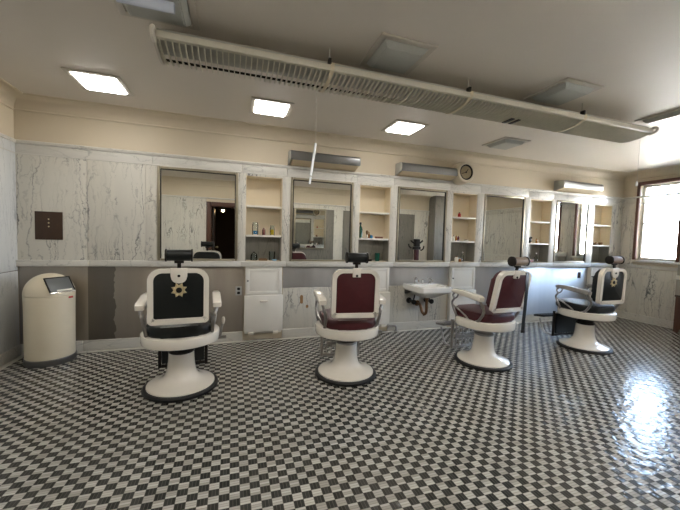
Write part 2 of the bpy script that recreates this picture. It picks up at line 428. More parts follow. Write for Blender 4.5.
# cap mouldings on the wainscot (all round), marble base, ledge
def loop(prof, mat, name, doorgap=False, x0=XL, x1=W, y0=0, y1=-D, sides='lbrR'):
    """sweep a closed (inset, z) outline round the room, mitred in the corners"""
    b = bmesh.new(); corners = [(x0, y1), (x0, y0), (x1, y0), (x1, y1)]
    sg = [(1, 1), (1, -1), (-1, -1), (-1, 1)]
    rings = [[b.verts.new((cx + sx * d, cy_ + sy * d, z)) for d, z in prof] for (cx, cy_), (sx, sy) in zip(corners, sg)]
    n = len(prof)
    segs = [(0, 1), (1, 2), (2, 3)] + ([(3, 0)] if 'R' in sides else [])
    for a, c in segs:
        for i in range(n):
            j = (i + 1) % n
            b.faces.new((rings[a][i], rings[a][j], rings[c][j], rings[c][i]))
    m = MB(); m._take(b); return struct(m.build(name, mat))
loop([(0, 2.27), (.028, 2.272), (.034, 2.285), (.034, 2.30), (.024, 2.308), (0, 2.31)], M['marble_trim'], 'trim_2')
loop([(0, 2.160), (.021, 2.160), (.024, 2.165), (.021, 2.171), (0, 2.171)], M['marble_trim'], 'trim_3')
cove = [(0, 2.61), (.012, 2.612), (.014, 2.622), (.006, 2.63)]
for i in range(7):
    a = math.radians(90 * i / 6); cove.append((.13 - .124 * math.cos(a) , 2.745 - .115 + .115 * math.sin(a)))
cove += [(.15, 2.738), (.16, 2.744), (.16, 2.752), (0, 2.752)]
loop(cove, M['plaster'], 'trim_4')
b = MB()
BS = [0, .46, 1.25, 2.29]
def base_x(b, cuts):
    for a, c in zip(cuts, cuts[1:]): b.box(a + g, c - g, -.03, 0, 0, .12, .006)
base_x(b, [XL + .03, .55, 1.45, 2.29]); base_x(b, [2.80, 3.85]); base_x(b, [4.37, 5.42]); base_x(b, [5.90, 7.0, 8.5, W - .03])
struct(b.build('baseboard_back', M['marble_trim']))
b = MB(); slabs_y(b, [0, -1.2, -2.4, -3.6, -D], XL, XL + .03, 0, .12); struct(b.build('baseboard_left', M['marble_trim']))
b = MB(); slabs_y(b, [0, -.42, -1.3, -2.2, -3.4, -D], W - .03, W, 0, .12); struct(b.build('baseboard_right', M['marble_trim']))
b = MB()
LED = [XL, .62, 1.25, 2.26, 2.83, 3.82, 4.41, 5.38, 5.96, 6.96, 7.54, 8.48, 9.08]
for a, c in zip(LED, LED[1:]): b.box(a + g, c - g, -.075 if a > 1.2 else -.05, 0, .972, 1.04, .006)
struct(b.build('trim_5', M['marble_trim']))
b = MB(); b.box(9.09, W - .018, -.03, 0, .965, 1.035, .005); struct(b.build('trim_6', M['marble_trim']))
b = MB(); b.box(W - .03, W, -D, -.03, .972, 1.035, .005); struct(b.build('trim_7', M['marble_trim']))

# steel splash panels (sheet metal fixed on the wall)
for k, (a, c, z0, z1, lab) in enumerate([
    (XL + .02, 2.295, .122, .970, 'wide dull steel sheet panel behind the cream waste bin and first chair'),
    (2.80, 3.85, .682, .970, 'narrow steel strip under the second mirror behind the red chair'),
    (4.375, 5.42, .682, .970, 'narrow steel strip above the white wash basin'),
    (5.905, 8.49, .122, .970, 'long steel sheet panel lit blue by the window, behind last two chairs')]):
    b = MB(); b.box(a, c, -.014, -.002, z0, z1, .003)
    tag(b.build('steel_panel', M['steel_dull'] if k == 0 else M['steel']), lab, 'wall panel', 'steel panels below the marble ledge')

# windows -----------------------------------------------------------
for i, (y0, y1, z0, z1) in enumerate(WIN):
    w = struct(empty('window_%d' % (i + 1), (W, (y0 + y1) / 2, z0)))
    ox, oy = W, (y0 + y1) / 2
    b = MB()                                        # timber casing on the room side
    t = .05
    b.box(-.03, .0, y1 - oy, y1 - oy + t, -.01, z1 - z0 + .06, .004)
    b.box(-.03, .0, y0 - oy - t, y0 - oy, -.01, z1 - z0 + .06, .004)
    b.box(-.035, .0, y0 - oy - t - .01, y1 - oy + t + .01, z1 - z0, z1 - z0 + .065, .004)
    b.build('window_frame', M['window_wood'], w)
    b = MB(); hy = (y1 - y0) / 2; hz = z1 - z0
    for a, c in ((-hy, -hy + .04), (hy - .04, hy)): b.box(.06, .10, a, c, 0, hz, .004)
    for a, c in ((0, .05), (hz - .04, hz), (hz * .48, hz * .48 + .03)): b.box(.06, .10, -hy, hy, a, c, .004)
    b.build('sash', M['white_paint'], w)
    b = MB(); b.box(.078, .082, -hy + .03, hy - .03, .03, hz - .02); b.build('glass', M['window_glass'], w)
    b = MB(); b.box(-.06, .06, -hy - .05, hy + .05, -.04, 0, .006); b.build('window_sill', M['marble_trim'], w)

gm = simple('outside_ground', srgb(150, 146, 138), .9, noise=.15, nscale=.6)
b = MB(); b.box(W + T + .02, W + 60, -40, 40, -.8, -.6); struct(b.build('ground', gm))
# doorway at the rear and the hall beyond ----------------------------
d = struct(empty('door_1', (DX0, -D, 0)))
b = MB()
b.box(-.12, 0, -.2, .03, 0, DZ + .12, .005); b.box(DX1 - DX0, DX1 - DX0 + .12, -.2, .03, 0, DZ + .12, .005); b.box(0, DX1 - DX0, -.2, .03, DZ, DZ + .12, .005)
b.build('door_frame', M['brown_wood'], d)
b = MB(); b.box(0.005, .05, -.95, -.205, .01, DZ - .01, .005)
for z0, z1 in ((.25, .95), (1.1, 1.9)): b.box(.05, .06, -.85, -.30, z0, z1, .004)
lf = b.build('door_leaf', M['dark_wood'], d)
b = MB(); b.lathe([(0, 0), (.012, 0), (.012, .04), (.028, .05), (.03, .07), (.02, .085), (0, .088)], 16, mtx=Matrix.Translation((.05, -.88, 1.0)) @ Matrix.Rotation(PI / 2, 4, 'Y'))
b.build('door_handle', M['brass'], lf)
b = MB()
b.box(1.0, 4.2, -8.2, -D - .2, -.15, 0.0); b.box(1.0, 4.2, -8.2, -D - .2, H, H + .1)
b.box(.9, 1.0, -8.2, -D - .2, 0, H); b.box(4.2, 4.3, -8.2, -D - .2, 0, H); b.box(.9, 4.3, -8.3, -8.2, 0, H)
struct(b.build('wall_hall', M['hall']))
t = empty('pendant_lamp', (1.86, -6.3, 2.75)); tag(t, 'small warm pendant lamp glowing in the dark hall behind the doorway', 'lamp')
b = MB(); b.cyl((0, 0, 0), (0, 0, -.55), .006); b.build('cord', M['iron'], t)
b = MB(); b.lathe([(.02, -.52), (.04, -.55), (.13, -.64), (.125, -.64), (.035, -.56), (.018, -.53)], 24); b.build('shade', M['iron'], t)
b = MB(); b.lathe([(0, -.60), (.03, -.61), (.045, -.65), (.03, -.69), (0, -.70)], 16); b.build('bulb', M['warm_bulb'], t)
# framed mirror on the rear wall (seen in the second mirror)
t = empty('wall_mirror', (4.22, -D + .03, 1.03)); tag(t, 'framed mirror on the dark marble of the rear wall, facing the chairs', 'mirror')
b = MB()
for x0, x1, z0, z1 in ((-.46, -.42, 0, 1.14), (.42, .46, 0, 1.14), (-.42, .42, 0, .04), (-.42, .42, 1.10, 1.14)): b.box(x0, x1, 0, .025, z0, z1, .004)
b.build('mirror_frame', M['mirror_frame'], t)
b = MB(); b.box(-.42, .42, .004, .01, .04, 1.10); b.build('mirror_glass', M['mirror'], t)

t = empty('hat_stand', (6.78, -3.25, 0)); tag(t, 'black armed stand on a red post, seen only in the basin mirror', 'stand')
b = MB(); b.lathe([(0, 0), (.18, 0), (.18, .02), (.05, .05), (0, .05)], 28); b.build('base', M['iron'], t)
b = MB(); b.box(-.05, .05, -.05, .05, .04, 1.12, .008); b.build('post', M['red_leather'], t)
b = MB(); b.box(-.11, .11, -.03, .03, 1.12, 1.20, .006); b.box(-.07, .07, -.06, .06, 1.20, 1.40, .02); b.tube([(-.18, 0, 1.36), (-.10, 0, 1.30), (0, 0, 1.28), (.10, 0, 1.30), (.18, 0, 1.36)], .022, 10)
b.tube([(-.15, 0, 1.16), (-.22, 0, 1.20), (-.24, 0, 1.27)], .018, 10); b.tube([(.13, 0, 1.10), (.20, 0, 1.14), (.22, 0, 1.22)], .018, 10)
b.build('arms', M['iron'], t)

# ------------------------------------------------------------------ mirrors over the ledge
MIR = [(1.30, 2.215), (2.88, 3.77), (4.465, 5.33), (6.035, 6.895), (7.60, 8.42)]
mlab = ['large framed wall mirror beside the marble panel, behind the first black chair',
        'framed wall mirror behind the red chair, under the light with a white pull rod',
        'framed wall mirror above the white wash basin',
        'framed wall mirror behind the red chair with the strop, reflecting marble wall',
        'narrow framed wall mirror nearest the bright window']
for (a, c), lab in zip(MIR, mlab):
    w = (c - a); t = empty('wall_mirror', ((a + c) / 2, 0, 1.04)); tag(t, lab, 'mirror', 'framed mirrors along the marble wall')
    h = 2.163 - 1.04
    b = MB(); f = .036
    for x0, x1, z0, z1 in ((-w / 2, -w / 2 + f, 0, h), (w / 2 - f, w / 2, 0, h), (-w / 2 + f, w / 2 - f, 0, f * .8), (-w / 2 + f, w / 2 - f, h - f, h)):
        b.box(x0 + .004, x1 - .004, -.024, -.002, z0 + .003, z1 - .003, .005)
    b.build('mirror_frame', M['mirror_frame'], t)
    b = MB()
    q = f + .006
    for x0, x1, z0, z1 in ((-w / 2 + f - .006, -w / 2 + q, f * .8, h - f), (w / 2 - q, w / 2 - f + .006, f * .8, h - f), (-w / 2 + f, w / 2 - f, h - q, h - f + .006)):
        b.box(x0, x1, -.020, -.004, z0, z1)
    b.build('frame_bead', M['iron'], t)
    b = MB(); b.box(-w / 2 + f - .004, w / 2 - f + .004, -.009, -.003, f * .8 - .004, h - f + .004); b.build('mirror_glass', M['mirror'], t)

# ------------------------------------------------------------------ niche cabinets with shelves
clab = ['open shelf niche above the white lower cabinet, holding blue and yellow liquids',
        'open shelf niche left of the wash basin mirror, holding a tall green bottle',
        'open shelf niche right of the wash basin mirror, crowded with tiny bottles',
        'open shelf niche behind the red chair with the strop, holding a black ball jar',
        'open shelf niche nearest the window, holding a black ball and brown lumps']
NDEP = .18
for (a, c), lab in zip(OPEN, clab):
    w = c - a; t = empty('shelf_niche', ((a + c) / 2, 0, NZ0)); tag(t, lab, 'shelf', 'shelf niches between the mirrors')
    hz = NZ1 - NZ0
    for nm, z0, z1, mt in (('', .325, hz, M['cream']), ('stone_', 0, .325, M['niche_stone'])):
        b = MB(); b.box(-w / 2, w / 2, NDEP - .012, NDEP + .01, z0, z1); b.build(nm + 'back_board', mt, t)
        for q in (-1, 1):
            b = MB(); b.box(*sorted((q * w / 2, q * (w / 2 - .008))), -.010, NDEP - .012, z0, z1); b.build(nm + 'side_board', mt, t)
    b = MB(); b.box(-w / 2 + .008, w / 2 - .008, -.010, NDEP - .012, hz - .008, hz); b.build('top_board', M['cream'], t)
    for z in (.325, .705):
        b = MB(); b.box(-w / 2 + .009, w / 2 - .009, -.012, NDEP - .013, z - .012, z + .012, .003); b.build('shelf', M['white_paint'], t)
# lower cabinets ----------------------------------------------------
def lower_cabinet(x0, x1, lab):
    w = x1 - x0; t = empty('lower_cabinet', ((x0 + x1) / 2, 0, 0)); tag(t, lab, 'cabinet', 'white cabinets under the shelf niches')
    b = MB(); b.box(-w / 2, w / 2, -.045, -.001, .09, .968, .003); b.build('cabinet_body', M['white_paint'], t)
    b = MB()
    f = .05; z0, z1 = .615, .950
    b.box(-w / 2 + .008, w / 2 - .008, -.055, -.045, z0, z1, .003)
    b.box(-w / 2 + .008, -w / 2 + f, -.063, -.055, z0, z1, .003); b.box(w / 2 - f, w / 2 - .008, -.063, -.055, z0, z1, .003)
    b.box(-w / 2 + f, w / 2 - f, -.063, -.055, z0, z0 + .035, .003); b.box(-w / 2 + f, w / 2 - f, -.063, -.055, z1 - .035, z1, .003)
    dr = b.build('door', M['white_paint'], t)
    b = MB(); b.lathe([(0, 0), (.006, 0), (.006, .01), (.011, .014), (.009, .022), (0, .024)], 14, mtx=Matrix.Translation((-w / 2 + .03, -.063, .79)) @ Matrix.Rotation(PI / 2, 4, 'X'))
    b.build('door_knob', M['iron'], dr)
    b = MB(); b.box(-w / 2 - .012, w / 2 + .012, -.085, -.046, .125, .598, .005); fl = b.build('tilt_out_bin_front', M['white_paint'], t)
    b = MB(); b.prism([(-.05, 0), (.05, 0), (.05, .026), (-.05, .026)], -.122, -.085, .006, mtx=Matrix.Translation((0, 0, .515)))
    b.build('pull_handle', M['enamel'], fl)
    for sx in (-1, 1):
        b = MB(); b.box(sx * w * .33 - .035, sx * w * .33 + .035, -.10, -.03, .092, .122, .004); b.build('hinge', M['enamel'], t)
    return t
lower_cabinet(2.315, 2.785, 'white lower cabinet with tilt-out bin, right of the first black chair')
lower_cabinet(3.86, 4.36, 'white lower cabinet mostly hidden by the backrest of the red chair')
lower_cabinet(5.43, 5.895, 'white lower cabinet just right of the wash basin')
lower_cabinet(8.50, 9.04, 'cream lower cabinet behind the black chair nearest the window')

# ------------------------------------------------------------------ wall lights over mirrors
for xc, lab in ((3.315, 'steel wall light over the second mirror, white pull rod in front'),
                (4.895, 'steel wall light with the round clock at its right end'),
                (8.005, 'steel wall light high on the wall nearest the window')):
    t = empty('wall_light', (xc, 0, 2.31)); tag(t, lab, 'wall light', 'steel wall lights above the mirrors')
    L = .475
    prof = [(-.002, .17), (-.165, .165), (-.195, .14), (-.20, .075), (-.19, .045), (-.178, .045), (-.188, .08), (-.183, .135), (-.16, .155), (-.002, .158)]
    b = MB(); b.prism(prof, -L + .008, L - .008, plane='yz'); b.build('housing', M['fixture_steel'], t, 25)
    b = MB(); b.prism([(-.002, .0), (-.10, .022), (-.178, .044), (-.178, .05), (-.002, .012)], -L + .03, L - .012, plane='yz'); b.build('diffuser', M['beige_diffuser'], t, 25)
    cap = [(-.002, .0), (-.19, .042), (-.202, .075), (-.197, .142), (-.166, .168), (-.002, .172)]
    for s in (-1, 1):
        b = MB(); b.prism(cap if s < 0 else [(-.002, .06), (-.19, .05), (-.202, .075), (-.197, .142), (-.166, .168), (-.002, .172)], s * L - .004, s * L + .004, .001, plane='yz'); b.build('end_cap', M['louvre_back'], t)
# round clock ------------------------------------------------------
t = empty('wall_clock', (5.51, 0, 2.425)); tag(t, 'round cream drum-cased wall clock at the end of a steel light', 'clock')
RX = Matrix.Rotation(PI / 2, 4, 'X')
b = MB(); b.lathe([(0, .002), (.160, .002), (.168, .02), (.166, .15), (.160, .19), (.146, .208), (.120, .21), (.114, .19), (0, .19)], 48, mtx=RX); b.build('case', M['clock_case'], t)
b = MB(); b.lathe([(.110, .189), (.116, .204), (.102, .204), (.096, .194), (.094, .189)], 40, mtx=RX); b.build('bezel', M['iron'], t)
b = MB(); b.lathe([(0, .191), (.096, .191), (.096, .193), (0, .193)], 40, mtx=RX); b.build('dial', M['clock_face'], t)
b = MB()
for ang, ln in ((.6, .06), (-1.9, .08)):
    b.box(-.004, .004, -.199, -.196, -.012, ln, mtx=Matrix.Rotation(ang, 4, 'Y'))
b.lathe([(0, .194), (.012, .194), (.012, .200), (0, .200)], 14, mtx=RX)
b.build('hands', M['iron'], t)

# ------------------------------------------------------------------ ceiling lights
def ceiling_light(xc, yc, on, lab, s=.37):
    t = empty('ceiling_light', (xc, yc, H)); tag(t, lab, 'ceiling light', 'square ceiling lights')
    b = MB(); h = s / 2
    for x0, x1, y0, y1 in ((-h - .03, -h + .012, -h - .03, h + .03), (h - .012, h + .03, -h - .03, h + .03), (-h, h, -h - .03, -h + .012), (-h, h, h - .012, h + .03)):
        b.box(x0, x1, y0, y1, -.014, 0, .003)
    b.build('frame', M['lamp_frame'], t)
    z1 = -.03 if on else -.05; k = h - .03 if on else h * .76; q = h - .014
    bm = bmesh.new()
    a = [bm.verts.new((sx * q, sy * q, -.008)) for sx, sy in ((-1, -1), (1, -1), (1, 1), (-1, 1))]
    c = [bm.verts.new((sx * k, sy * k, z1)) for sx, sy in ((-1, -1), (1, -1), (1, 1), (-1, 1))]
    for i in range(4): bm.faces.new((a[i], a[(i + 1) % 4], c[(i + 1) % 4], c[i]))
    fc = bm.faces.new(c); bm.faces.new(a)
    bmesh.ops.bevel(bm, geom=list(fc.edges), offset=.006, segments=2, affect='EDGES')
    m = MB(); m._take(bm); m.build('diffuser', M['lens_off'] if not on else M['lens_rear_fill'] if yc < -3 else M['lens_on'], t, 15)
    return t
ceiling_light(.975, -.745, True, 'lit square ceiling light near the left wall corner')
ceiling_light(2.53, -.75, True, 'lit square ceiling light above the white lower cabinet')
ceiling_light(4.14, -.745, True, 'lit square ceiling light before the round clock')
ceiling_light(5.71, -.73, False, 'small unlit ceiling light between the long louvre and the far wall lights')
e = ceiling_light(1.70, -2.17, False, 'unlit ceiling light cut by the top edge, beside the left end of the louvre', .40)
b = MB(); b.cyl((-.17, -.06, -.075), (.12, -.06, -.075), .03, seg=20); b.build('lamp_tube', M['tube_on'], e)
ceiling_light(3.30, -2.13, False, 'unlit ceiling light with grey lens above the middle of the long louvre')
ceiling_light(4.97, -2.13, False, 'unlit ceiling light with prism lens above the right half of the louvre')
ceiling_light(6.52, -2.13, False, 'unlit ceiling light at the right end of the long louvre')
for xc, wh in ((.975, 'above the left end'), (2.53, 'above the doorway'), (4.14, 'above the framed mirror'), (5.71, 'above the dark marble'), (7.27, 'nearest the rear column')):  # rear row is unseen, added to brighten the back of the room
    ceiling_light(xc, -3.40, True, 'added fill light of the unseen rear row, ' + wh + ' of the rear wall')

# ------------------------------------------------------------------ long louvred light under the ceiling
X0, X1 = 1.655, 6.40
t = empty('louvred_ceiling_light', (X0, -1.92, H - .008)); tag(t, 'long louvred strip light with curved ribs hung under the ceiling', 'ceiling light')
Ln = X1 - X0
arc = [(-.115, -.145), (-.10, -.160), (-.06, -.177), (.0, -.188), (.07, -.193), (.13, -.190), (.19, -.176), (.235, -.145)]
def smooth2(pts, k=4):
    o = []; e = [(2 * pts[0][0] - pts[1][0], 2 * pts[0][1] - pts[1][1])] + pts + [(2 * pts[-1][0] - pts[-2][0], 2 * pts[-1][1] - pts[-2][1])]
    for i in range(1, len(e) - 2):
        for j in range(k):
            u = j / k
            o.append(tuple(.5 * (2 * e[i][d] + (e[i + 1][d] - e[i - 1][d]) * u + (2 * e[i - 1][d] - 5 * e[i][d] + 4 * e[i + 1][d] - e[i + 2][d]) * u * u + (3 * e[i][d] - e[i - 1][d] - 3 * e[i + 1][d] + e[i + 2][d]) * u ** 3) for d in (0, 1)))
    return o + [pts[-1]]
arc = smooth2(arc, 3)
def rib_outline(th):
    o = list(arc); back = []
    for i, (y, z) in enumerate(arc):
        y0, z0 = arc[max(i - 1, 0)]; y1, z1 = arc[min(i + 1, len(arc) - 1)]
        dy, dz = y1 - y0, z1 - z0; l = math.hypot(dy, dz)
        back.append((y - dz / l * th, z + dy / l * th))
    return o + back[::-1]
b = MB(); ro = rib_outline(.024); n = 124
for i in range(n):
    x = .045 + (Ln - .09) * i / (n - 1)
    b.prism(ro, x - .003, x + .003, plane='yz')
b.build('louvre_blades', M['louvre'], t)
b = MB(); b.box(.03, Ln - .02, -.135, -.10, -.152, -.112, .005); b.build('side_rail', M['louvre'], t)
b = MB(); b.prism([(-.10, -.085), (-.095, -.12), (-.06, -.135), (.10, -.135), (.15, -.12), (.16, -.085)], .03, Ln - .03, plane='yz'); b.build('reflector', M['louvre_back'], t)
b = MB(); b.box(.03, Ln - .03, .180, .190, -.148, -.132, .002); b.build('far_rail', M['iron'], t)
b = MB(); b.box(.03, Ln - .03, .06, .13, -.088, .007, .004); b.build('ceiling_channel', M['louvre'], t)
for x in (.02, Ln - .02):
    hook = [(-.115, -.12), (-.13, -.108), (-.152, -.106), (-.168, -.12), (-.165, -.142)]
    b = MB(); b.prism(rib_outline(.05), x - .008, x + .008, .002, plane='yz')
    b.tube([(x, y, z) for y, z in hook + [(-.145, -.156), (-.10, -.165)]], .014, 8)
    b.build('end_plate', M['lamp_frame'], t)
for x in (2.83 - X0, 4.05 - X0, 5.38 - X0):
    b = MB(); b.prism(smooth2([(-.14, -.10), (-.142, -.135), (-.13, -.155)], 3) + [(p[0], p[1] - .004) for p in arc[2:]] + [(.24, -.14)] + [(p[0], p[1] - .001) for p in arc[2:]][::-1] + [(-.136, -.14), (-.136, -.10)], x - .014, x + .014, plane='yz')
    b.build('tape_strap', M['tape'], t)
    b = MB(); b.box(x - .03, x - .008, -.142, -.10, -.112, -.07, .004); b.build('hanger_clip', M['iron'], t)
    b = MB(); b.cyl((x - .018, -.11, -.08), (x - .018, -.11, .008), .005, seg=8); b.build('hanger_rod', M['lamp_frame'], t)
b = MB(); b.box(4.62 - X0, 4.66 - X0, .0, .12, -.208, -.2, .002); b.box(4.70 - X0, 4.73 - X0, .0, .12, -.208, -.2, .002); b.build('broken_blade', M['iron'], t)

# pull rod and pull cord
t = empty('pull_cord', (2.79, -1.74, 2.545)); tag(t, 'thin pull cord with a long white rod hanging before the second mirror', 'pull cord')
b = MB(); b.cyl((0, 0, 0), (.004, 0, -.44), .0022, seg=8); b.build('cord', M['cord'], t)
b = MB(); b.cyl((.004, 0, -.40), (-.030, 0, -.665), .0105, seg=12); b.cyl((-.031, 0, -.675), (-.039, 0, -.735), .009, seg=12); b.build('pull_rod', M['white_rod'], t)
t = empty('pull_cord', (7.13, -1.50, H)); tag(t, 'pull cord with small white knob hanging in front of the window frame', 'pull cord')
b = MB(); b.cyl((0, 0, 0), (0, 0, -.53), .003, seg=8); b.build('cord', M['cord'], t)
b = MB(); b.lathe([(0, -.59), (.012, -.588), (.014, -.56), (.009, -.53), (0, -.525)], 14); b.build('pull_knob', M['white_rod'], t)

# ------------------------------------------------------------------ small wall fittings
t = empty('wall_plaque', (.253, -.018, 1.415)); tag(t, 'dark brown cover plate on the marble wall above the waste bin', 'wall plate')
b = MB(); b.box(-.123, .123, -.012, 0, -.152, .152, .003); b.build('plate', M['plaque'], t)
b = MB()
for z in (-.04, .0, .04): b.lathe([(0, 0), (.007, 0), (.005, .004), (0, .005)], 10, mtx=Matrix.Translation((0.0, -.012, z + .03)) @ RX)
b.build('screw', M['brass'], t)
def outlet(x, z, mat, lab, w=.075, h=.115):
    t = empty('wall_outlet', (x, -.012, z)); tag(t, lab, 'outlet', 'electric outlets on the steel panels')
    b = MB(); b.box(-w / 2, w / 2, -.006, 0, -h / 2, h / 2, .002); b.build('cover_plate', mat, t)
    for s in (-1, 1):
        b = MB(); b.prism(rrect(.036, .034, .01, 0, s * .026), -.010, -.006, .001); b.build('socket', M['black_plastic'], t)
outlet(2.235, .655, M['plate_grey'], 'grey metal outlet with dark sockets left of the white lower cabinet')
outlet(8.275, .815, M['plate_brown'], 'brown outlet on the blue-lit steel panel by the last chair')
# rust stains on marble under mirror two, part of the wall
b = MB(); b.prism(rrect(.04, .12, .02, 3.06, .52), -.0175, -.0155); b.prism(rrect(.035, .045, .016, 3.14, .42), -.0175, -.0155)
struct(b.build('wall_back', M['tan_mark']))

# ------------------------------------------------------------------ waste bin
t = empty('waste_bin', (.355, -.265, 0), math.radians(-36)); tag(t, 'cream domed waste bin with a grey flap in the left corner', 'waste bin')
R = .205
b = MB(); b.lathe([(0, .055), (R - .004, .055), (R, .06), (R + .002, .62), (R + .004, .70), (R - .002, .705), (0, .705)], 48); b.build('body', M['bin'], t)
b = MB(); b.lathe([(0, 0), (R + .002, 0), (R + .008, .01), (R + .008, .062), (R, .066), (0, .066)], 48); b.build('base_band', M['fixture_steel'], t)
prof = [(R + .004, .708)]
for i in range(1, 15):
    a = PI / 2 * i / 14; prof.append(((R + .004) * math.cos(a), .708 + .215 * math.sin(a) ** .92))
b = MB(); b.lathe([(0, .706), (R - .01, .706)] + prof, 48)
nrm = Vector((math.cos(math.radians(34)), 0, math.sin(math.radians(34)))); pc = Vector((.150, 0, .812))
cut = bmesh.ops.bisect_plane(b.bm, geom=b.bm.verts[:] + b.bm.edges[:] + b.bm.faces[:], plane_co=pc, plane_no=nrm, clear_outer=True)
bmesh.ops.holes_fill(b.bm, edges=[e_ for e_ in b.bm.edges if e_.is_boundary], sides=0)
dome = b.build('dome_lid', M['bin'], t)
sl = Matrix.Translation(pc) @ Matrix.Rotation(math.radians(-34), 4, 'Y')
b = MB()
for y0, y1, z0, z1 in ((-.118, -.108, -.082, .082), (.108, .118, -.082, .082), (-.118, .118, .078, .088)):
    b.box(-.002, .010, y0, y1, z0, z1, .002, mtx=sl)
b.build('flap_frame', M['iron'], t)
b = MB(); b.box(-.002, .010, -.118, .118, -.094, -.076, .003, mtx=sl); b.build('chrome_lip', M['chrome'], t)
b = MB(); b.box(.0, .005, -.108, .108, -.076, .078, .002, mtx=sl); fp = b.build('push_flap', M['bin_dark'], t)
b = MB(); b.box(.005, .009, -.05, .09, -.074, -.058, .001, mtx=sl); b.build('label_plate', M['label_white'], fp)
b = MB(); b.box(.208, .213, .045, .085, .672, .69); b.build('red_sticker', M['red_plastic'], t)

# ------------------------------------------------------------------ wash basin
t = empty('wash_basin', (4.61, -.0155, 0)); tag(t, 'white china wall basin with chrome taps under the third mirror', 'sink')
w, dp = .545, .50
bm = bmesh.new()
def ringv(x0, x1, y0, y1, z, ch):
    pts = [(x0, y1), (x1, y1), (x1, y0 + ch), (x1 - ch, y0), (x0 + ch, y0), (x0, y0 + ch)]
    return [bm.verts.new((x, y, z)) for x, y in pts]
R1 = ringv(.16, w - .16, -.33, -.10, .545, .05); R2 = ringv(.06, w - .06, -.44, -.02, .61, .06); R3 = ringv(.012, w - .012, -.485, 0, .635, .05)
R4 = ringv(0, w, -dp, 0, .65, .045); R5 = ringv(0, w, -dp, 0, .715, .045); R6 = ringv(.014, w - .014, -dp + .014, -.012, .722, .04)
R7 = ringv(.055, w - .055, -dp + .055, -.15, .716, .06); R8 = ringv(.085, w - .085, -dp + .09, -.175, .64, .06); R9 = ringv(.17, w - .17, -.33, -.22, .60, .03)
rs = [R1, R2, R3, R4, R5, R6, R7, R8, R9]
for a, c in zip(rs, rs[1:]):
    for i in range(6): bm.faces.new((a[i], a[(i + 1) % 6], c[(i + 1) % 6], c[i]))
bm.faces.new(R1); bm.faces.new(R9)
m = MB(); m._take(bm); bz = m.build('basin', M['china'], t, 30)
bv = bz.modifiers.new('soft', 'BEVEL'); bv.width = .008; bv.segments = 2; bv.limit_method = 'ANGLE'
def faucet(x):
    b = MB(); b.lathe([(0, 0), (.026, 0), (.026, .008), (.014, .014), (.012, .05), (.016, .055), (.016, .07), (0, .074)], 18, c=(x, -.075, .72))
    b.tube([(x, -.075, .765), (x, -.11, .785), (x, -.15, .778), (x, -.165, .758)], .0095, 10)
    f = b.build('faucet', M['chrome'], t)
    b = MB()
    for k in range(4):
        a = PI / 4 + k * PI / 2; b.cyl((x, -.075, .805), (x + .032 * math.cos(a), -.075 + .032 * math.sin(a), .805), .006, seg=8)
    b.lathe([(0, .792), (.012, .792), (.012, .815), (0, .82)], 12, c=(x, -.075, 0)); b.build('faucet_handle', M['chrome'], f)
faucet(.17); faucet(.41)
b = MB(); b.cyl((.29, -.08, .72), (.29, -.08, .755), .011); b.lathe([(0, .755), (.016, .755), (.018, .775), (.01, .785), (0, .786)], 14, c=(.29, -.08, 0)); b.build('plug_lift', M['chrome'], t)
b = MB(); b.tube([(.27, -.24, .55), (.27, -.24, .44), (.27, -.24, .33), (.265, -.21, .285), (.255, -.16, .30), (.25, -.13, .36), (.25, -.10, .40), (.25, -.016, .41)], .022, 12)
b.lathe([(0, .50), (.03, .50), (.03, .55), (0, .55)], 18, c=(.27, -.24, 0)); b.lathe([(0, .255), (.012, .255), (.016, .285), (0, .30)], 12, c=(.262, -.19, 0))
b.lathe([(.019, 0), (.045, 0), (.04, .01), (.019, .014)], 20, mtx=Matrix.Translation((.25, -.016, .41)) @ RX); b.build('drain_trap', M['copper'], t)
for x in (.10, .40):
    q = 1 if x < .3 else -1
    b = MB(); b.tube([(x, -.016, .46), (x, -.12, .46), (x + .02 * q, -.13, .50), (x + .05 * q, -.12, .62)], .012, 10)
    b.lathe([(0, 0), (.045, .002), (.045, .012), (.02, .02), (0, .02)], 16, mtx=Matrix.Translation((x, -.016, .46)) @ RX)
    b.lathe([(0, 0), (.036, .002), (.038, .024), (0, .03)], 14, mtx=Matrix.Translation((x, -.15, .46)) @ RX)
    b.cyl((x, -.07, .46), (x, -.16, .46), .022); b.build('supply_valve', M['iron'], t)
for x in (.03, w - .05):
    b = MB(); b.prism([(0, .64), (-.22, .64), (-.22, .622), (-.03, .565), (0, .565)], x, x + .022, .003, plane='yz'); b.build('wall_bracket', M['iron'], t)
# loose drain pipe lying by the baseboard left of the basin
t = empty('pipe_stub', (4.52, -.06, 0)); tag(t, 'short chrome pipe stub rising from the floor left of the basin', 'pipe')
b = MB(); b.tube([(-.02, 0, 0), (-.02, 0, .06), (-.05, -.01, .09), (-.13, -.01, .095), (-.16, -.01, .07)], .016, 10); b.build('pipe', M['worn_chrome'], t)
b = MB(); b.lathe([(0, 0), (.036, 0), (.034, .008), (.018, .012), (0, .012)], 18, c=(-.02, 0, 0)); b.build('flange', M['worn_chrome'], t)

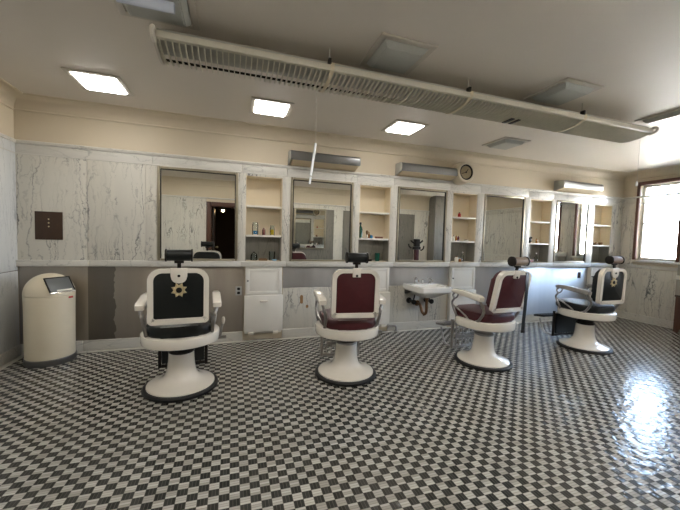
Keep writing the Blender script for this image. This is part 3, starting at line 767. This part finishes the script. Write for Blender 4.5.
# ------------------------------------------------------------------ stand and box at the right edge
t = empty('wooden_stand', (9.17, -1.35, 0)); tag(t, 'reddish brown wooden stand at the right edge below the window side', 'stand')
b = MB()
for sx in (-1, 1):
    for sy in (-1, 1):
        m_ = MB(); m_.box(sx * .10 - .028, sx * .10 + .028, sy * .27 - .03, sy * .27 + .03, 0, .575, .004); m_.build('leg', M['brown_wood'], t)
b.box(-.135, .13, -.31, .31, .575, .605, .004); b.build('stand_top', M['dark_wood'], t)
b = MB(); b.box(-.125, -.115, -.24, .24, .05, .56, .002); b.build('side_board', M['brown_wood'], t)
t = empty('storage_box', (9.165, -1.35, .606)); tag(t, 'grey box with pale stripe and slanted white lid on the wooden stand', 'box')
b = MB(); b.box(-.125, .12, -.31, .31, 0, .255, .004); b.box(-.12, .115, -.305, .305, .32, .50, .004); b.build('body', M['grey_box'], t)
b = MB(); b.box(-.135, .12, -.315, .315, .255, .32, .004); b.build('pale_band', M['pale_stripe'], t)
b = MB(); b.prism([(-.13, .50), (.12, .50), (.12, .60), (.06, .60), (-.13, .525)], -.31, .31, .004, plane='xz'); b.build('slanted_lid', M['pale_stripe'], t)

# ------------------------------------------------------------------ barber chairs (front = +y)
def make_chair(kind, lean=2, name='barber_chair'):
    hide = M['black_leather'] if kind == 'black' else M['red_leather']
    r = empty(name, (0, 0, 0))
    b = MB(); b.lathe([(0, 0), (.300, 0), (.310, .008), (.310, .026), (.300, .036), (.27, .038), (0, .038)], 56); b.build('base_ring', M['rubber'], r)
    b = MB(); b.lathe([(0, .03), (.280, .036), (.277, .048), (.255, .057), (.215, .068), (.175, .084), (.145, .106), (.127, .135), (.117, .175), (.111, .22), (.107, .27), (.104, .318), (.098, .326), (0, .326)], 56); b.build('pedestal', M['enamel'], r)
    b = MB(); b.lathe([(0, .322), (.100, .322), (.108, .328), (.108, .348), (.094, .356), (.094, .372), (.075, .378), (.062, .385), (.062, .425), (0, .425)], 40); b.build('pump_collar', M['worn_chrome'] if kind == 'red' else M['iron'], r)
    b = MB(); b.lathe([(0, .41), (.14, .41), (.15, .42), (.15, .44), (0, .44)], 36)
    for a in (0, PI / 2): b.box(-.25, .25, -.02, .02, .415, .44, .003, mtx=Matrix.Rotation(a, 4, 'Z'))
    b.build('seat_bearing', M['iron'], r)
    # porcelain seat ring: a broad rounded apron
    b = MB(); b.lathe([(.255, .430), (.300, .428), (.313, .434), (.318, .448), (.320, .498), (.316, .513), (.302, .519), (.26, .519), (.255, .512)], 56)
    bm = b.bm
    bmesh.ops.holes_fill(bm, edges=[e for e in bm.edges if e.is_boundary], sides=0)
    # close the inside so it reads as a tray
    b.lathe([(0, .442), (.27, .442), (.27, .50), (0, .50)], 40); b.build('seat_ring', M['enamel'], r)
    # seat cushion: thick pad, rounder at the front
    b = MB()
    b.prism(rrect(.51, .55, .13, 0, .03, 8, .12), .515, .608, .036, plane='xy', seg=4); b.build('seat_cushion', hide, r, 50)
    # back: enamelled shell leaning back slightly
    L = Matrix.Translation((0, -.285, .652)) @ Matrix.Rotation(math.radians(lean), 4, 'X')
    bw, bh = .438, .442
    out = rrect(bw, bh, .095, 0, bh / 2, 8, .03); inn = rrect(bw - .075, bh - .075, .065, 0, bh / 2 + .004, 8, .012)
    def frame(y0, y1):
        f = bmesh.new(); n = len(out)
        a = [f.verts.new((x, y0, z)) for x, z in out]; c = [f.verts.new((x, y0, z)) for x, z in inn]
        d = [f.verts.new((x, y1, z)) for x, z in out]; e = [f.verts.new((x, y1, z)) for x, z in inn]
        for i in range(n):
            j = (i + 1) % n
            f.faces.new((a[i], a[j], c[j], c[i])); f.faces.new((d[i], d[j], e[j], e[i]))
            f.faces.new((a[i], a[j], d[j], d[i])); f.faces.new((c[i], c[j], e[j], e[i]))
        es = [ed for ed in f.edges if abs(ed.verts[0].co.y - ed.verts[1].co.y) < 1e-6 and abs(ed.verts[0].co.y - y0) < 1e-6 and len(ed.link_faces) == 2 and any(abs(fc.normal.y) < .5 for fc in ed.link_faces)]
        f.normal_update()
        bmesh.ops.bevel(f, geom=es, offset=.0035, segments=2, affect='EDGES')
        return f
    b = MB(); b._take(frame(-.022, .03), L); bf = b.build('backrest_frame', M['enamel'], r)
    b = MB(); b.prism(inn, -.012, .02, .004, mtx=L); b.build('back_panel', hide, r)
    b = MB(); b.prism(rrect(bw - .02, bh - .03, .09, 0, bh / 2 - .005, 8, .05), .03, .095, .028, mtx=L, seg=4); b.build('back_cushion', hide, r, 50)
    if kind == 'black':
        pts = [(-.062, .45), (.062, .45), (.060, .385)] + [(.056 * math.cos(math.radians(a)), .372 + .046 * math.sin(math.radians(a))) for a in range(0, -181, -20)] + [(-.060, .385)]
    else:
        pts = rrect(.075, .085, .006, 0, .415, 3)
    b = MB(); b.prism(pts, -.028, -.008, .004, mtx=L); mp = b.build('mounting_plate', M['enamel'], r)
    b = MB(); b.lathe([(0, 0), (.011, 0), (.011, .006), (.006, .009), (0, .009)], 14, mtx=L @ Matrix.Translation((0, -.028, .388)) @ RX); b.build('bolt', M['iron'], mp)
    if kind == 'black':
        st = [((.062 if k % 2 == 0 else .038) * math.cos(PI * k / 8 + PI / 8), .272 + (.062 if k % 2 == 0 else .038) * math.sin(PI * k / 8 + PI / 8)) for k in range(16)]
        b = MB(); b.prism(st, -.019, -.011, .002, mtx=L)
        for k in range(8):
            a = PI * k / 4 + PI / 8; b.lathe([(0, 0), (.009, 0), (.006, .006), (0, .008)], 10, mtx=L @ Matrix.Translation((.043 * math.cos(a), -.018, .272 + .043 * math.sin(a))) @ RX)
        em = b.build('star_emblem', M['brass'], r)
        b = MB(); b.lathe([(.0, 0), (.022, 0), (.022, .005), (.015, .009), (0, .009)], 20, mtx=L @ Matrix.Translation((0, -.018, .272)) @ RX); b.build('emblem_centre', M['iron'], em)
    # headrest on a toothed stem
    b = MB(); b.box(-.014, .014, -.012, .008, bh - .03, bh + .085, .003, mtx=L); b.box(-.035, .035, -.016, .012, bh + .045, bh + .075, .004, mtx=L); b.build('headrest_stem', M['iron'], r)
    hr = M['black_leather']
    hy, hz = -.285 - math.tan(math.radians(lean)) * .55, .652 + (bh + .108) * math.cos(math.radians(lean))
    b = MB()
    b.prism(rrect(.088, .088, .038, hy, hz, 6), -.088, .088, .008, plane='yz', seg=3); h = b.build('headrest', hr, r, 50)
    for s in (-1, 1):
        b = MB(); b.prism(rrect(.100, .100, .042, hy, hz, 6), s * .093 - .006, s * .093 + .006, .003, plane='yz'); b.build('headrest_end', M['iron'], h)
    # arms
    for s in (-1, 1):
        x = s * .288
        prof = [(-.235, .755), (-.24, .795), (-.21, .812), (.06, .832), (.17, .832), (.205, .818), (.21, .800), (.19, .786), (.05, .780), (-.18, .752)]
        b = MB(); b.prism(prof, x - .036, x + .036, .012, plane='yz', seg=3); b.build('armrest', M['enamel'], r)
        b = MB()
        b.tube([(x, .175, .79), (x, .205, .755), (x, .185, .715), (x, .215, .67), (x, .20, .62), (x - s * .005, .165, .56), (x - s * .02, .15, .50)], .013, 10)
        b.tube([(x, .12, .79), (x, .14, .74), (x, .185, .715)], .009, 8)
        b.tube([(x, .20, .64), (x, .12, .61), (x - s * .02, .02, .55), (x - s * .035, -.02, .51)], .010, 8)
        b.build('arm_support', M['worn_chrome'], r)
        b = MB(); b.tube([(x, -.20, .77), (x - s * .005, -.21, .74), (x - s * .015, -.225, .70), (x - s * .03, -.235, .64), (x - s * .035, -.17, .54), (x - s * .035, -.12, .51)], .015, 10)
        b.lathe([(0, 0), (.026, 0), (.026, .014), (0, .018)], 16, mtx=Matrix.Translation((x - s * .025, -.225, .70)) @ Matrix.Rotation(s * PI / 2, 4, 'Y'))
        b.build('back_hinge', M['worn_chrome'], r)
    # leg rest grille and foot plate
    b = MB()
    for s in (-1, 1): b.box(s * .205 - .014, s * .205 + .014, .27, .30, .085, .44, .004)
    b.box(-.205, .205, .275, .295, .395, .43, .003); b.box(-.205, .205, .275, .295, .085, .115, .003)
    for k in range(7):
        x = -.15 + .05 * k; b.box(x - .006, x + .006, .28, .29, .115, .395)
    for z in (.19, .26, .33): b.box(-.205, .205, .281, .289, z - .006, z + .006)
    for k in range(6): b.lathe([(.016, -.006), (.022, -.006), (.022, .006), (.016, .006)], 12, mtx=Matrix.Translation((-.125 + .05 * k, .285, .225)) @ RX)
    b.build('leg_grille', M['iron'] if kind == 'black' else M['worn_chrome'], r)
    b = MB()
    for s in (-1, 1):
        b.tube([(s * .17, .29, .10), (s * .17, .38, .085), (s * .17, .45, .10), (s * .165, .51, .18), (s * .16, .545, .275)], .012, 8)
        b.tube([(s * .15, .10, .43), (s * .16, .20, .43), (s * .205, .285, .42)], .014, 8)
    b.cyl((-.17, .37, .088), (.17, .37, .088), .011); b.build('footrest_bracket', M['worn_chrome'], r)
    b = MB(); b.box(-.18, .18, -.075, .095, -.018, .010, .006, mtx=Matrix.Translation((0, .545, .315)) @ Matrix.Rotation(math.radians(-8), 4, 'X'))
    for k in range(8):
        b.box(-.16, .16, -.062 + .02 * k, -.054 + .02 * k, .010, .015, mtx=Matrix.Translation((0, .545, .315)) @ Matrix.Rotation(math.radians(-8), 4, 'X'))
    b.build('footplate', M['worn_chrome'] if kind == 'red' else M['iron'], r)
    if kind == 'black':
        b = MB(); b.box(-.188, .188, .262, .300, .125, .415, .012); b.build('leg_pad', hide, r)
    # pump lever on the right
    b = MB(); b.tube([(.20, .02, .42), (.30, .02, .415), (.325, .02, .43), (.335, .02, .50), (.348, .02, .55)], .011, 10); b.box(.30, .38, .0, .04, .405, .43, .004)
    lv = b.build('pump_lever', M['worn_chrome'], r)
    b = MB(); b.lathe([(0, 0), (.012, 0), (.017, .02), (.018, .04), (.012, .06), (0, .066)], 16, c=(.35, .02, .545)); b.build('lever_knob', M['enamel'], lv)
    return r
CH = [(1.732, -1.236, 4, 'black', 'black barber chair with star emblem beside the waste bin, pale arms both showing'),
      (3.262, -1.328, -6, 'red', 'oxblood red barber chair with black headrest standing before the second mirror'),
      (4.907, -1.40, 3.5, 'red', 'oxblood red barber chair right of the wash basin, strop hanging from its back'),
      (6.669, -1.294, 0, 'black', 'black barber chair with star emblem nearest the bright window')]
protos = {}; chairs = []
for x, y, rz, kind, lab in CH:
    if rz == 3.5: c = make_chair(kind, 12)
    elif kind in protos: c = copy_tree(protos[kind])
    else: c = protos[kind] = make_chair(kind)
    c.location = (x, y, 0); c.rotation_euler = (0, 0, math.radians(rz)); chairs.append(c)
    tag(c, lab, 'barber chair', 'antique barber chairs in a row')
# third chair: tan worn headrest pad
for ch in chairs[2].children:
    if ch.name.startswith('headrest') and 'stem' not in ch.name:
        ch.data = ch.data.copy(); ch.data.materials[0] = M['brown_leather']; ch['label'] = 'worn tan headrest pad'
M['grey_arm'] = simple('worn_grey_enamel', srgb(150, 146, 140), .3, noise=.15, nscale=22)
M['rust_leather'] = simple('rust_worn_leather', srgb(120, 100, 86), .42, noise=.35, nscale=16, bump=.15, bscale=120)
for ch in chairs[3].children:
    if ch.name.startswith('armrest'):
        ch.data = ch.data.copy(); ch.data.materials[0] = M['grey_arm']; ch['label'] = 'worn grey armrest'
    if ch.name.startswith('headrest') and 'stem' not in ch.name:
        ch.data = ch.data.copy(); ch.data.materials[0] = M['rust_leather']; ch['label'] = 'rust-worn headrest pad'
# strop on chair three
bpy.context.view_layer.update()
t = empty('razor_strop', (0, 0, 0)); tag(t, 'long black leather strop hanging from the back of the third chair', 'strop')
wp = Matrix.Translation((4.907, -1.40, 0)) @ Matrix.Rotation(math.radians(3.5), 4, 'Z')
t.matrix_world = wp @ Matrix.Translation((.088, -.432, 1.070))
b = MB(); bm = bmesh.new()
path = [(0, .012, .006), (0, .0, .008), (0, -.008, -.01), (.003, -.004, -.2), (.0, .0, -.38), (-.006, .004, -.52), (-.010, .002, -.60)]
pr = None
for x, y, z in path:
    cur = [bm.verts.new((x + sx * .021, y + sy * .0025, z)) for sx, sy in ((-1, -1), (1, -1), (1, 1), (-1, 1))]
    if pr: [bm.faces.new((pr[i], pr[(i + 1) % 4], cur[(i + 1) % 4], cur[i])) for i in range(4)]
    else: bm.faces.new(cur)
    pr = cur
bm.faces.new(pr); b._take(bm); b.build('strap', M['black_leather'], t)
b = MB(); b.box(-.033, .013, -.006, .008, -.615, -.588, .002); b.build('end_clasp', M['iron'], t)

# ------------------------------------------------------------------ things on the niche shelves
def vessel(name, x, y, z, prof, mat, lab, cat, grp, extra=(), seg=20):
    t = empty(name, (x, y, z)); tag(t, lab, cat, grp)
    b = MB(); b.lathe(prof, seg); b.build('body' if extra else 'shell', mat, t)
    for nm, pf, mm in extra:
        b = MB(); b.lathe(pf, seg); b.build(nm, mm, t)
    return t
S1, S2 = NZ0 + .3376, NZ0 + .7176          # tops of lower / upper shelf
S0 = NZ0 + .0006
def beaker(x, z, liq, lab, h=.12, r=.036, fill=.45):
    return vessel('glass_beaker', x, .05, z, [(0, .0), (r, .0), (r, h), (r * .8, h + .02), (r * .86, h + .035), (r * .8, h + .035), (r * .74, h + .02), (r * .94, h - .002), (r * .94, .006), (0, .006)], M['clear_glass'], lab, 'beaker', 'liquids on the first niche shelf',
                  [('liquid', [(0, .007), (r * .93, .007), (r * .93, h * fill), (0, h * fill)], M[liq])])
beaker(2.435, S1, 'blue_liquid', 'clear beaker half full of blue liquid on the first niche shelf', .13, .04, .40)
beaker(2.655, S1, 'yellow_liquid', 'clear beaker of bright yellow liquid on the first niche shelf', .095, .032, .8)
def bottle(x, z, h, r, mat, lab, grp, cap='black_plastic', y=.05, neck=.35):
    hb = h * (1 - neck)
    return vessel('bottle', x, y, z, [(0, 0), (r, 0), (r, hb * .86), (r * .8, hb), (r * .36, hb + h * neck * .35), (r * .36, h * .9), (0, h * .9)], M[mat], lab, 'bottle', grp,
                  [('cap', [(r * .36, h * .86), (r * .5, h * .86), (r * .5, h), (0, h)], M[cap])])
bottle(2.545, S1, .095, .022, 'maroon_glass', 'small dark red bottle between the blue and yellow beakers', 'liquids on the first niche shelf', 'maroon_glass', neck=.2)
t = empty('shallow_tray', (2.54, .06, S0)); tag(t, 'shallow tan tray at the bottom of the first niche', 'tray')
b = MB(); b.prism(rrect(.11, .09, .01), 0, .006, plane='xy')
for x0, x1, y0, y1 in ((-.055, -.05, -.045, .045), (.05, .055, -.045, .045), (-.05, .05, -.045, -.04), (-.05, .05, .04, .045)): b.box(x0, x1, y0, y1, .006, .024)
b.build('tray', M['tray'], t)
vessel('glass_tumbler', 2.66, .07, S0, [(0, 0), (.036, 0), (.042, .12), (.039, .12), (.034, .006), (0, .006)], M['clear_glass'], 'clear tumbler at the bottom right of the first niche', 'glass', 'clear glassware at the bottom of the niches')
vessel('glass_dome', 2.425, .08, S0, [(.045, 0), (.045, .05), (.036, .085), (.012, .10), (.010, .115), (0, .12), (0, .115), (.034, .08), (.042, .05), (.042, 0)], M['clear_glass'], 'clear glass dome at the bottom left of the first niche', 'glass', 'clear glassware at the bottom of the niches')
vessel('small_dish', 2.685, .0, S0, [(0, 0), (.022, 0), (.034, .018), (.031, .018), (.02, .004), (0, .004)], M['blue_white'], 'tiny pale blue dish at the bottom front of the first niche', 'dish', None)
G2 = 'toiletries in the second niche'
bottle(3.917, S1, .225, .034, 'green_glass', 'tall dark green bottle with black cap in the second niche', G2)
bottle(4.055, S1, .085, .018, 'amber_glass', 'small amber bottle left of the blue jar in the second niche', G2, 'amber_glass')
bottle(4.085, S1, .055, .024, 'blue_liquid', 'squat blue jar with pale lid in the second niche', G2, 'label_white', y=.03, neck=.2)
t = empty('hair_brush', (4.045, .10, S1)); tag(t, 'tan shaving brush leaning in the second niche', 'brush', G2)
b = MB(); b.cyl((0, 0, 0), (.0, 0, .05), .014, .01, 14); b.build('handle', M['label_white'], t)
b = MB(); b.lathe([(.009, .05), (.022, .085), (.018, .11), (0, .118)], 14); b.build('bristles', M['tray'], t)
t = empty('flat_brush', (4.215, .05, S1)); tag(t, 'flat reddish brown brush lying on the second niche shelf', 'brush', G2)
b = MB(); b.box(-.06, .06, -.02, .02, .012, .028, .005); b.build('back_block', M['wine_tray'], t)
b = MB(); b.box(-.055, .055, -.017, .017, 0, .012, .002); b.build('bristles', M['tray'], t)
vessel('green_tumbler', 4.205, .06, S0, [(0, 0), (.034, 0), (.038, .12), (.035, .12), (.031, .006), (0, .006)], M['green_glass'], 'dark green tumbler at the bottom of the second niche', 'glass', G2)
vessel('small_dish', 4.08, .05, S0, [(0, 0), (.03, 0), (.04, .025), (.036, .025), (.028, .005), (0, .005)], M['iron'], 'small dark dish at the bottom of the second niche', 'dish', G2)
G3 = 'tiny bottles in the third niche'
bottle(5.615, S2, .075, .024, 'red_plastic', 'small red bottle alone on the upper shelf of the third niche', G3, 'black_plastic', neck=.25)
bottle(5.475, S1, .075, .02, 'label_white', 'white jar at the far left of the third niche shelf', G3, 'label_white', neck=.2)
bottle(5.525, S1, .085, .016, 'label_white', 'slim white bottle with black cap in the third niche', G3, 'black_plastic')
bottle(5.575, S1, .10, .016, 'amber_glass', 'slim amber bottle with gold cap in the third niche', G3, 'brass')
bottle(5.615, S1, .09, .018, 'maroon_glass', 'dark red bottle beside the amber one in the third niche', G3, 'brass')
t = empty('soap_dish', (5.765, .05, S1)); tag(t, 'pale soap dish with a tan bar on the third niche shelf', 'dish', G3)
b = MB(); b.lathe([(0, 0), (.035, 0), (.05, .022), (.046, .022), (.032, .005), (0, .005)], 24, sy=.7); b.build('dish', M['label_white'], t)
b = MB(); b.prism(rrect(.05, .03, .012), .006, .03, .008, plane='xy'); b.build('soap_bar', M['tan_mark'], t)
bottle(5.71, S0, .165, .026, 'clear_glass', 'tall clear bottle with silver cap at the bottom of the third niche', G3, 'chrome', neck=.4)
bottle(5.60, S0, .085, .03, 'label_white', 'squat white jar at the bottom of the third niche', G3, 'amber_glass', neck=.2)
bottle(5.645, S0, .06, .022, 'amber_glass', 'low amber jar beside the white jar at the third niche bottom', G3, 'label_white', y=.02, neck=.2)
G4 = 'things in the fourth niche'
t = empty('ball_atomizer', (7.085, .05, S1)); tag(t, 'black round atomizer with a bulb on the fourth niche shelf', 'atomizer', G4)
b = MB(); b.lathe([(0, 0), (.03, 0), (.046, .03), (.046, .055), (.03, .082), (.012, .09), (.012, .105), (0, .108)], 22); b.build('jar', M['black_plastic'], t)
b = MB(); b.tube([(.01, 0, .10), (.035, 0, .104), (.05, 0, .095)], .006, 8); b.lathe([(0, 0), (.014, .006), (.017, .018), (.010, .032), (0, .034)], 14, c=(.058, 0, .075)); b.build('bulb', M['iron'], t)
bottle(7.265, S1, .08, .018, 'amber_glass', 'small brown bottle right of the black atomizer', G4, 'black_plastic')
t = empty('brush_box', (7.11, .05, S0)); tag(t, 'low reddish box at the bottom of the fourth niche', 'box', G4)
b = MB(); b.box(-.075, .075, -.03, .03, 0, .035, .003); b.build('box_base', M['wine_tray'], t)
b = MB(); b.box(-.078, .078, -.033, .033, .035, .048, .003); b.build('lid', M['tray'], t)
bottle(7.275, S0, .17, .03, 'clear_glass', 'clear round bottle at the bottom of the fourth niche', G4, 'chrome', neck=.5)
G5 = 'things in the fifth niche'
vessel('ball_jar', 8.62, .05, S1, [(0, 0), (.025, 0), (.042, .025), (.044, .05), (.03, .08), (.012, .088), (0, .09)], M['black_plastic'], 'black ball jar at the left of the shelf nearest the window', 'jar', G5)
t = empty('sponge', (8.73, .05, S1)); tag(t, 'dark brown sponge lump on the shelf nearest the window', 'sponge', G5)
b = MB(); b.lathe([(0, 0), (.04, 0), (.052, .02), (.04, .045), (.015, .055), (0, .056)], 18, sx=1.1, sy=.8); b.build('sponge_body', M['tray'], t)
t = empty('shaving_mug', (8.87, .05, S1)); tag(t, 'small tan mug on the shelf nearest the window', 'mug', G5)
b = MB(); b.lathe([(0, 0), (.03, 0), (.034, .05), (.03, .05), (.027, .006), (0, .006)], 20); b.build('cup', M['tan_mark'], t)
b = MB(); b.tube([(.032, 0, .04), (.052, 0, .036), (.052, 0, .014), (.031, 0, .010)], .005, 8); b.build('handle', M['tan_mark'], t)

# ------------------------------------------------------------------ light
wd = bpy.data.worlds.new('sky'); SC.world = wd; wd.use_nodes = True
nt = wd.node_tree; bgn = nt.nodes['Background']
tcw = nt.nodes.new('ShaderNodeTexCoord'); spw = nt.nodes.new('ShaderNodeSeparateXYZ'); nt.links.new(tcw.outputs['Generated'], spw.inputs[0])
mr = nt.nodes.new('ShaderNodeMapRange'); mr.inputs[1].default_value = .0; mr.inputs[2].default_value = .2; nt.links.new(spw.outputs[2], mr.inputs[0])
cw = MIX(nt, mr.outputs[0], (22., 21., 19.8, 1), (7.0, 9.6, 13.5, 1))            # hazy white horizon, blue above
nt.links.new(cw, bgn.inputs[0]); bgn.inputs[1].default_value = 1.0
for y0, y1, z0, z1 in WIN:
    l = bpy.data.lights.new('daylight_portal', 'AREA'); l.shape = 'RECTANGLE'; l.size = (y1 - y0); l.size_y = z1 - z0; l.cycles.is_portal = True
    o = bpy.data.objects.new('daylight_portal', l); COL.objects.link(o)
    o.matrix_world = Matrix.Translation((W + .15, (y0 + y1) / 2, (z0 + z1) / 2)) @ Matrix(((0, 0, 1, 0), (1, 0, 0, 0), (0, 1, 0, 0), (0, 0, 0, 1)))

sl_ = bpy.data.lights.new('sun', 'SUN'); sl_.energy = 95.; sl_.color = (1., .93, .84); sl_.angle = .01      # behind the building: lights the street, not the room
so = bpy.data.objects.new('sun', sl_); COL.objects.link(so)
so.matrix_world = Vector((-.45, .2, 1.)).to_track_quat('Z', 'Y').to_matrix().to_4x4() @ Matrix.Translation((0, 0, 12))

# ------------------------------------------------------------------ camera
f, yaw, pitch, roll = 328.9164, .3155, -.0532, .0296
fw = Vector((math.sin(yaw) * math.cos(pitch), math.cos(yaw) * math.cos(pitch), math.sin(pitch)))
rt = Vector((math.cos(yaw), -math.sin(yaw), 0)); up = rt.cross(fw)
r_ = rt * math.cos(roll) + up * math.sin(roll); u_ = -rt * math.sin(roll) + up * math.cos(roll)
cam = bpy.data.cameras.new('camera'); cam.sensor_fit = 'HORIZONTAL'; cam.sensor_width = 36; cam.lens = f / 680 * 36; cam.clip_start = .02
co = bpy.data.objects.new('camera', cam); COL.objects.link(co)
co.matrix_world = Matrix(((r_.x, u_.x, -fw.x, 2.158213), (r_.y, u_.y, -fw.y, -4.4179475), (r_.z, u_.z, -fw.z, 1.3802684), (0, 0, 0, 1)))
SC.camera = co
vs = SC.view_settings
vs.view_transform = 'Standard'; vs.look = 'None'; vs.gamma = 1; vs.use_curve_mapping = False; vs.exposure = 1.62
SC.cycles.max_bounces = 12; SC.cycles.diffuse_bounces = 6; SC.cycles.glossy_bounces = 8; SC.cycles.transparent_max_bounces = 16
